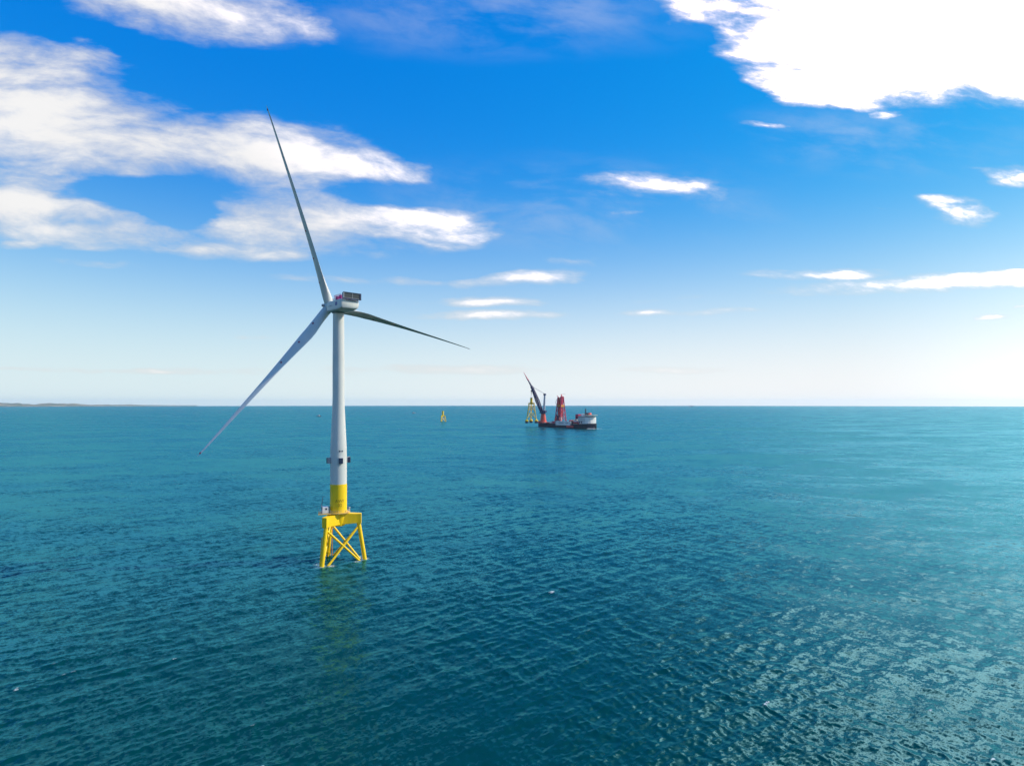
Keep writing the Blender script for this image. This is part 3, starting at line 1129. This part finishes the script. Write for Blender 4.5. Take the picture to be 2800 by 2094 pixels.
for s in (-1, 1):
    b.tube(JM + bsl * s * 1.2, JT, 1.2, 0.5, 8)
    b.tube(JM + bsl * s * 1.0 - nb * 1.6, JT, 0.6, 0.3, 8)
for k in range(1, 9):
    p = JM.lerp(JT, k / 9)
    q = 1.2 * (1 - k / 9) + 0.2
    b.bar(p - bsl * q, p + bsl * q, 0.4, 1.4 * (1 - k / 12), nb)
b.build('fly_jib', MAG, boom)
b = MB()
for s in (-1.5, 0, 1.5):
    b.tube(cb - bdl * 4.4 + bsl * s + Vector((0, 0, 94.2)), HDP + bsl * s + nb * 2.2, 0.22, None, 6)
b.build('boom_stay', GREY, mast)
# hoisting gear
HK = cb + bdl * 39.0
b = MB()
b.box(HK + Vector((0, 0, 114)), (3.6, 4.6, 5.0), MC, 0.4)
blk = b.build('sheave_block', paint('block_brown', (0.16, 0.05, 0.06, 1), 0.5, 0.2), boom)
b = MB()
for s in (-1, 1):
    for q in (-0.6, 0.6):
        b.tube(HK + bsl * s * 1.2 + bdl * q + Vector((0, 0, 111)), HK + bsl * s * 0.9 + bdl * q + Vector((0, 0, 104)), 0.14, None, 6)
b.build('hoist_rope', GREY, boom)
b = MB()
b.box(HK + Vector((0, 0, 102.2)), (2.4, 4.0, 4.6), MC, 0.5)
b.tube(HK + Vector((0, 0, 100.4)), HK + Vector((0, 0, 96.2)), 0.65, 0.4, 10)
b.box(HK + Vector((0, 0, 95.6)), (1.8, 2.4, 1.8), MC, 0.3)
b.build('hook_block', paint('hook_block_plum', (0.12, 0.03, 0.06, 1), 0.5, 0.2), boom)
b = MB()
for k in range(4):
    a = math.pi / 4 + k * math.pi / 2
    b.tube(HK + Vector((0, 0, 95.6)), HK + Vector((3.3 * math.cos(a), 3.3 * math.sin(a), 82.3)), 0.16, None, 6)
b.build('sling', GREY, boom)

# lay tower amidships
LX, LY = 66.0, 2.0
b = MB()
base = [(-11, -11), (11, -11), (11, 11), (-11, 11)]
top = [(-5.4, -5.0), (5.4, -5.0), (5.4, 5.0), (-5.4, 5.0)]
zt = [83, 86, 86, 83]
for (p, q, z) in zip(base, top, zt):
    P0, P1 = Vector((LX + p[0], LY + p[1], 17)), Vector((LX + q[0], LY + q[1], z))
    m1 = P0.lerp(P1, 0.52)
    b.tube(P0, m1, 1.35, 1.5, 8)
    b.tube(m1, P1, 1.5, 1.7, 8)
for (z0, z1) in ((17, 33), (33, 47), (47, 58)):
    for i in range(4):
        j = (i + 1) % 4
        def at(c, z):
            f = (z - 17) / 66.0
            return Vector((LX + base[c][0] + (top[c][0] - base[c][0]) * f, LY + base[c][1] + (top[c][1] - base[c][1]) * f, z))
        b.tube(at(i, z0), at(j, z1), 0.75, None, 6)
        b.tube(at(j, z0), at(i, z1), 0.75, None, 6)
        b.bar(at(i, z1), at(j, z1), 1.3, 1.3)
lay = b.build('lay_tower', MAG, ship)
b = MB()
b.box((LX - 3.4, LY - 3.0, 62), (4.6, 5.6, 42), None, 0.3)
b.box((LX, LY, 42), (10.5, 11.0, 26), None, 0.3)
b.box((LX - 7.5, LY - 8.0, 24), (5, 5, 13), None, 0.3)
b.box((LX + 8.0, LY - 8.0, 23), (5, 5, 12), None, 0.3)
b.box((LX + 2.5, LY - 9.5, 22), (4, 3, 10))
b.build('tower_cladding', ORED, lay)
b = MB()
b.box((LX + 3.8, LY + 2.0, 66), (4.4, 5.0, 40), None, 0.3)
b.build('tower_rail', MAG, lay)
b = MB()
b.box((LX + 0.5, LY, 59.5), (15.5, 15.0, 6.4), None, 0.3)
b.box((LX - 1, LY - 2, 30), (3.2, 3.2, 20))
b.build('work_cabin', ORANGE, lay)
b = MB()
b.box((LX + 0.5, LY, 55.8), (18, 17, 0.8))
b.box((LX + 0.5, LY, 34.0), (18, 19, 0.7))
b.box((LX - 6, LY - 8.5, 25), (3.5, 3.5, 17))
b.box((LX + 1, LY - 10.5, 24), (4.5, 3.0, 15))
b.build('tower_walkway', NAVY, lay)
b = MB()
b.box((LX + 3.4, LY - 6.6, 44.5), (3.8, 3.0, 5.0), None, 0.8)
b.box((LX - 0.3, LY - 2.0, 79), (2.6, 2.6, 7))
b.box((LX + 9, LY - 9, 24), (5, 4, 8), None, 0.4)
b.box((LX - 12, LY - 8, 22), (4.5, 4, 7), None, 0.4)
b.build('winch', PALE, lay)
b = MB()
b.box((LX + 0.2, LY - 0.5, 70), (2.6, 2.4, 22))
b.build('pipe_clamp', paint('olive_steel', (0.12, 0.13, 0.07, 1), 0.5, 0.2), lay)
b = MB()
tp = Vector((LX + 4.6, LY + 1.0, 85))
b.bar(tp, tp + Vector((-3.2, 0, 7.0)), 2.2, 2.2)
b.bar(tp + Vector((-0.5, 0, 0)), tp + Vector((7, 1, -2.5)), 1.4, 1.4)
b.bar(Vector((LX - 4.5, LY - 3, 83)), Vector((LX - 9.5, LY - 4, 87.5)), 1.8, 1.8)
b.bar(tp + Vector((-3.2, 0, 7.0)), tp + Vector((12, 1, 8.0)), 0.45, 0.45)
b.build('tower_boom', MAG, lay)
b = MB()
pts = [Vector((LX - 6.5, LY - 5, 80)) + Vector((-6.5 * math.sin(math.pi * k / 12), -1, -22 * k / 12)) for k in range(13)]
for p, q in zip(pts[:-1], pts[1:]):
    b.tube(p, q, 0.4, None, 6)
b.build('hose', DARK, lay)

# deck cargo between crane and tower
items = [(28, -6, 6, 10, 3.0, PALE, 'deck_crate'), (40, -12, 8, 6, 4.5, SHIPW, 'deck_crate'), (46, 2, 5, 8, 7.5, SHIPW, 'deck_crate'), (52, -14, 7, 5, 6.0, PALE, 'deck_crate'),
         (53, 4, 8, 9, 9.0, NAVY, 'deck_crate'), (34, -16, 10, 4, 2.4, RED, 'deck_crate'), (22, -16, 12, 4, 2.2, PALE, 'deck_crate'),
         (132, -6, 9, 10, 8.0, SHIPW, 'deck_crate'), (121, 4, 10, 12, 11.0, PALE, 'deck_crate'), (110, -2, 8, 10, 10.0, RED, 'deck_crate'), (129, -19, 4, 4, 9.5, NAVY, 'deck_crate'),
         (140, -15, 11, 6, 9.0, SHIPW, 'deck_crate'), (58, -18, 6, 4, 5.5, MAG, 'deck_crate')]
for (x, y, l, wd, hh, mt, nm) in items:
    b = MB()
    b.box((x, y, 11.2 + hh / 2), (l, wd, hh), None, 0.15)
    b.build(nm, mt, ship)
b = MB()
b.tube((134, -HB + 1.5, 15.2), (155, -HB + 1.5, 15.2), 2.3, None, 14)
b.build('life_raft_rack', RED, ship, True)
# red gantry abaft the bridge
b = MB()
for y in (-16, -4):
    for x in (140, 149):
        b.bar((x, y, 11.2), (x, y, 34), 2.4, 2.4, (1, 0, 0))
    b.bar((139, y, 34), (150, y, 34), 3, 6)
b.bar((144.5, -16, 36), (144.5, -4, 36), 9, 3)
b.box((144.5, -10, 29), (8, 9, 8), None, 0.4)
b.build('deck_gantry', MAG, ship)

# bridge and accommodation
sup = [(153, -HB + 0.4), (176, -HB + 0.6), (183, -HB + 6), (186, -10), (187, 0), (186, 10), (183, HB - 6), (176, HB - .6), (153, HB - .4)]
b = MB()
b.prism(sup, 12.8, 29.5)
b.prism([(x * .97 + 4.9, y * .97) for x, y in sup], 29.55, 33.2)
house = b.build('superstructure', SHIPW, ship)
b = MB()
b.prism([(x * .96 + 6.9, y * 0.985) for x, y in sup], 30.4, 32.3)
b.build('bridge_window', GLASS, house)
for (z, n) in ((16.5, 7), (20.2, 7), (24.0, 7), (27.0, 7)):
    b = MB()
    for k in range(n):
        b.box((156 + k * 3.0, -HB + 0.42, z), (1.5, 0.5, 1.3))
    for k in range(9):
        b.box((186.6 - abs(k - 4) * 0.25, -8 + k * 2, z), (0.7, 0.9, 1.1))
    b.build('window', GLASS, house)
b = MB()
b.box((157.5, -HB + 0.4, 16.5), (3.6, 0.7, 5.0))
b.box((164.5, -HB + 0.4, 16.5), (3.6, 0.7, 5.0))
b.build('side_door', NAVY, house)
b = MB()
hp = [(179 + 17 * math.cos(2 * math.pi * (k + .5) / 8), 2 + 17 * math.sin(2 * math.pi * (k + .5) / 8)) for k in range(8)]
b.prism(hp, 35.4, 36.2)
for (x, y) in hp[::2]:
    b.tube((x * .95 + 8.6, y * .7, 33), (x, y, 35.4), 0.4, None, 6)
b.build('helideck', paint('helideck_cream', (0.6, 0.6, 0.42, 1), 0.6, 0.1), ship)
b = MB()
b.box((157, -6, 36), (6.5, 10, 6.0), None, 0.4)
b.box((160, 4, 34.6), (8, 12, 3.0), None, 0.4)
b.build('upper_house', SHIPW, house)
b = MB()
b.tube((163.5, -3, 33), (162.5, -3, 53), 1.7, 1.0, 10)
b.box((163, -3, 46), (2.0, 6, 1.4))
b.box((163, -3, 50), (2.0, 4.6, 1.8))
b.box((165, -3, 39.5), (6, 5, 5.5), None, 0.4)
b.tube((166, -1, 36), (170, 2, 43), 0.8, 0.6, 8)
b.build('radar_mast', NAVY, ship)
b = MB()
b.lathe([(4.6, 36.2), (4.6, 38.5), (3.6, 40.6), (1.6, 41.8), (0.1, 42.0)], (170, 6, 0), 18)
b.box((172.5, 1, 37.8), (8, 7, 3.2), None, 0.6)
b.build('red_dome', ORED, ship, True)
# foam at the bow
b = MB()
rg = random.Random(5)
for k in range(70):
    t = rg.random()
    x = 186 + 34 * t
    y = -14 * (1 - t) + rg.uniform(-7, 9) - 2
    r1 = rg.uniform(0.5, 2.2) * (1.2 - t)
    pts = [Vector((x + r1 * 2.2 * math.cos(a) * rg.uniform(.7, 1.2), y + r1 * 1.4 * math.sin(a) * rg.uniform(.7, 1.2), 0.25)) for a in np.linspace(0, 2 * math.pi, 8)[:-1]]
    c_ = Vector((x, y, 0.25 + r1 * 0.35))
    vv = [b.bm.verts.new(p) for p in pts]
    cv = b.bm.verts.new(c_)
    for i in range(len(vv)):
        b.bm.faces.new((vv[i], vv[(i + 1) % len(vv)], cv))
foam = b.build('bow_foam', FOAM, None)
foam.location = ship.location
foam.rotation_euler = ship.rotation_euler
foam['kind'] = 'stuff'

# ------------------------------------------------------------------ jacket hanging from the crane
HKw = sp0 + Matrix.Rotation(rot, 3, 'Z') @ HK
hang = thing('lifted_jacket', 'yellow jacket foundation with three buckets hanging from the ship crane over the stern', 'jacket foundation', (HKw.x, HKw.y, 51.0 + curv(HKw)), 0, 'yellow jacket foundations')
jacket(hang, -30.5, 30.6, 17.2, [R_(118), R_(238), R_(358)], [(11.5, -8.5), (-8.5, -29.0)], thick=1.3, buckets=True)
b = MB()
for k in range(12):
    a = 2 * math.pi * k / 12
    b.tube((5.2 * math.cos(a), 5.2 * math.sin(a), 17.6), (5.2 * math.cos(a), 5.2 * math.sin(a), 20.6), 0.12, None, 6)
b.lathe([(5.3, 17.4), (5.5, 17.6)], n=24)
b.lathe([(5.25, 20.4), (5.25, 20.7), (5.1, 20.7), (5.1, 20.4)], n=24, cap=False)
b.build('access_platform', DECKY, hang)
b = MB()
b.box((0, 0, 31.4), (5.6, 5.6, 1.5), None, 0.2)
b.build('lifting_frame', NAVY, hang)

# ------------------------------------------------------------------ jacket foundation standing far off
def at_px(px, d):
    x = (px - 1400) / 1616 * d
    return Vector((x, d, -(x * x + d * d) / (2 * EARTH)))


p = at_px(1211, 2180)
far = thing('jacket_foundation', 'lone yellow jacket foundation standing in the sea without a tower', 'jacket foundation', p, 0, 'yellow jacket foundations')
jacket(far, -6, 38.5, 22.5, [R_(a) for a in (80, 215, 320)], [(17, -3)], thick=1.7)

# ------------------------------------------------------------------ small vessels and a buoy


def vessel(label, p, L, rz, hullm, housem, tall=1.0, name='work_boat', group=None):
    t = thing(name, label, 'boat', p, rz, group)
    b = MB()
    wd = L * 0.26
    def sec(x, hw, z0, z1):
        return [Vector((x, -hw, z1)), Vector((x, -hw * .7, z0)), Vector((x, hw * .7, z0)), Vector((x, hw, z1))]
    b.loops([sec(-L / 2, wd * .46, -.8, L * .085), sec(-L * .2, wd * .5, -1, L * .08), sec(L * .15, wd * .5, -1, L * .095), sec(L * .36, wd * .36, -.8, L * .125), sec(L / 2, wd * .05, .4, L * .16)])
    h = b.build('hull', hullm, t)
    b = MB()
    b.box((L * .05, 0, L * .16), (L * .32, wd * .72, L * .15), None, L * .01)
    b.box((L * .1, 0, L * .28 * tall), (L * .18, wd * .6, L * .12 * tall), None, L * .01)
    w_ = b.build('wheelhouse', housem, t)
    b = MB()
    b.box((L * .1, 0, L * .3 * tall), (L * .184, wd * .62, L * .035))
    b.build('window', GLASS, w_)
    b = MB()
    b.tube((L * .06, 0, L * .3), (L * .06, 0, L * .52 * tall), L * .012, L * .006, 6)
    b.tube((-L * .28, 0, L * .08), (-L * .3, 0, L * .32), L * .014, None, 6)
    b.build('mast', GREY, t)
    return t


vessel('small dark-hulled boat with a bright white wheelhouse, left of the turbine tower', at_px(871.5, 2980), 25, R_(-10), NAVY, SHIPW, group='small boats')
vessel('small pale boat near the horizon, between the tower and the lone foundation', at_px(1131.5, 3900), 26, R_(170), paint('pinkish_hull', (0.55, 0.4, 0.4, 1)), SHIPW, group='small boats')
cg = vessel('faint grey cargo ship far out on the horizon, right of the crane ship', at_px(1890.5, 12500), 105, R_(8), paint('faint_hull', (0.12, 0.16, 0.2, 1)), SHIPW, 0.8, 'cargo_ship')
cg['category'] = 'ship'
p = at_px(2198, 2330)
bu = thing('buoy', 'small dark marker buoy alone on the open water at right', 'buoy', p)
b = MB()
b.lathe([(0.2, -1.2), (1.5, -0.8), (1.6, 0.6), (1.1, 1.1)], n=16)
b.build('float', NAVY, bu, True)
b = MB()
b.lathe([(0.9, 1.1), (0.5, 5.0), (0.5, 5.1)], n=10)
b.box((0.5, 0, 5.9), (1.9, 0.5, 1.6))
b.build('topmark', NAVY, bu)

# ------------------------------------------------------------------ the air over the sea
HAZE = True
if HAZE:
    b = MB()
    b.box((0, 0, (215 - 90) / 2), (63000, 63000, 215 + 90))
    m = bpy.data.materials.new('sea_air')
    m.use_nodes = True
    t = m.node_tree
    for n in list(t.nodes):
        if n.type == 'BSDF_PRINCIPLED':
            t.nodes.remove(n)
    out = [n for n in t.nodes if n.type == 'OUTPUT_MATERIAL'][0]
    v = t.nodes.new('ShaderNodeVolumePrincipled')
    v.inputs['Color'].default_value = (0.72, 0.9, 1.0, 1)
    v.inputs['Density'].default_value = 1.7e-5
    v.inputs['Anisotropy'].default_value = 0.3
    t.links.new(v.outputs[0], out.inputs['Volume'])
    hz = b.build('haze', m, None)
    hz['kind'] = 'stuff'
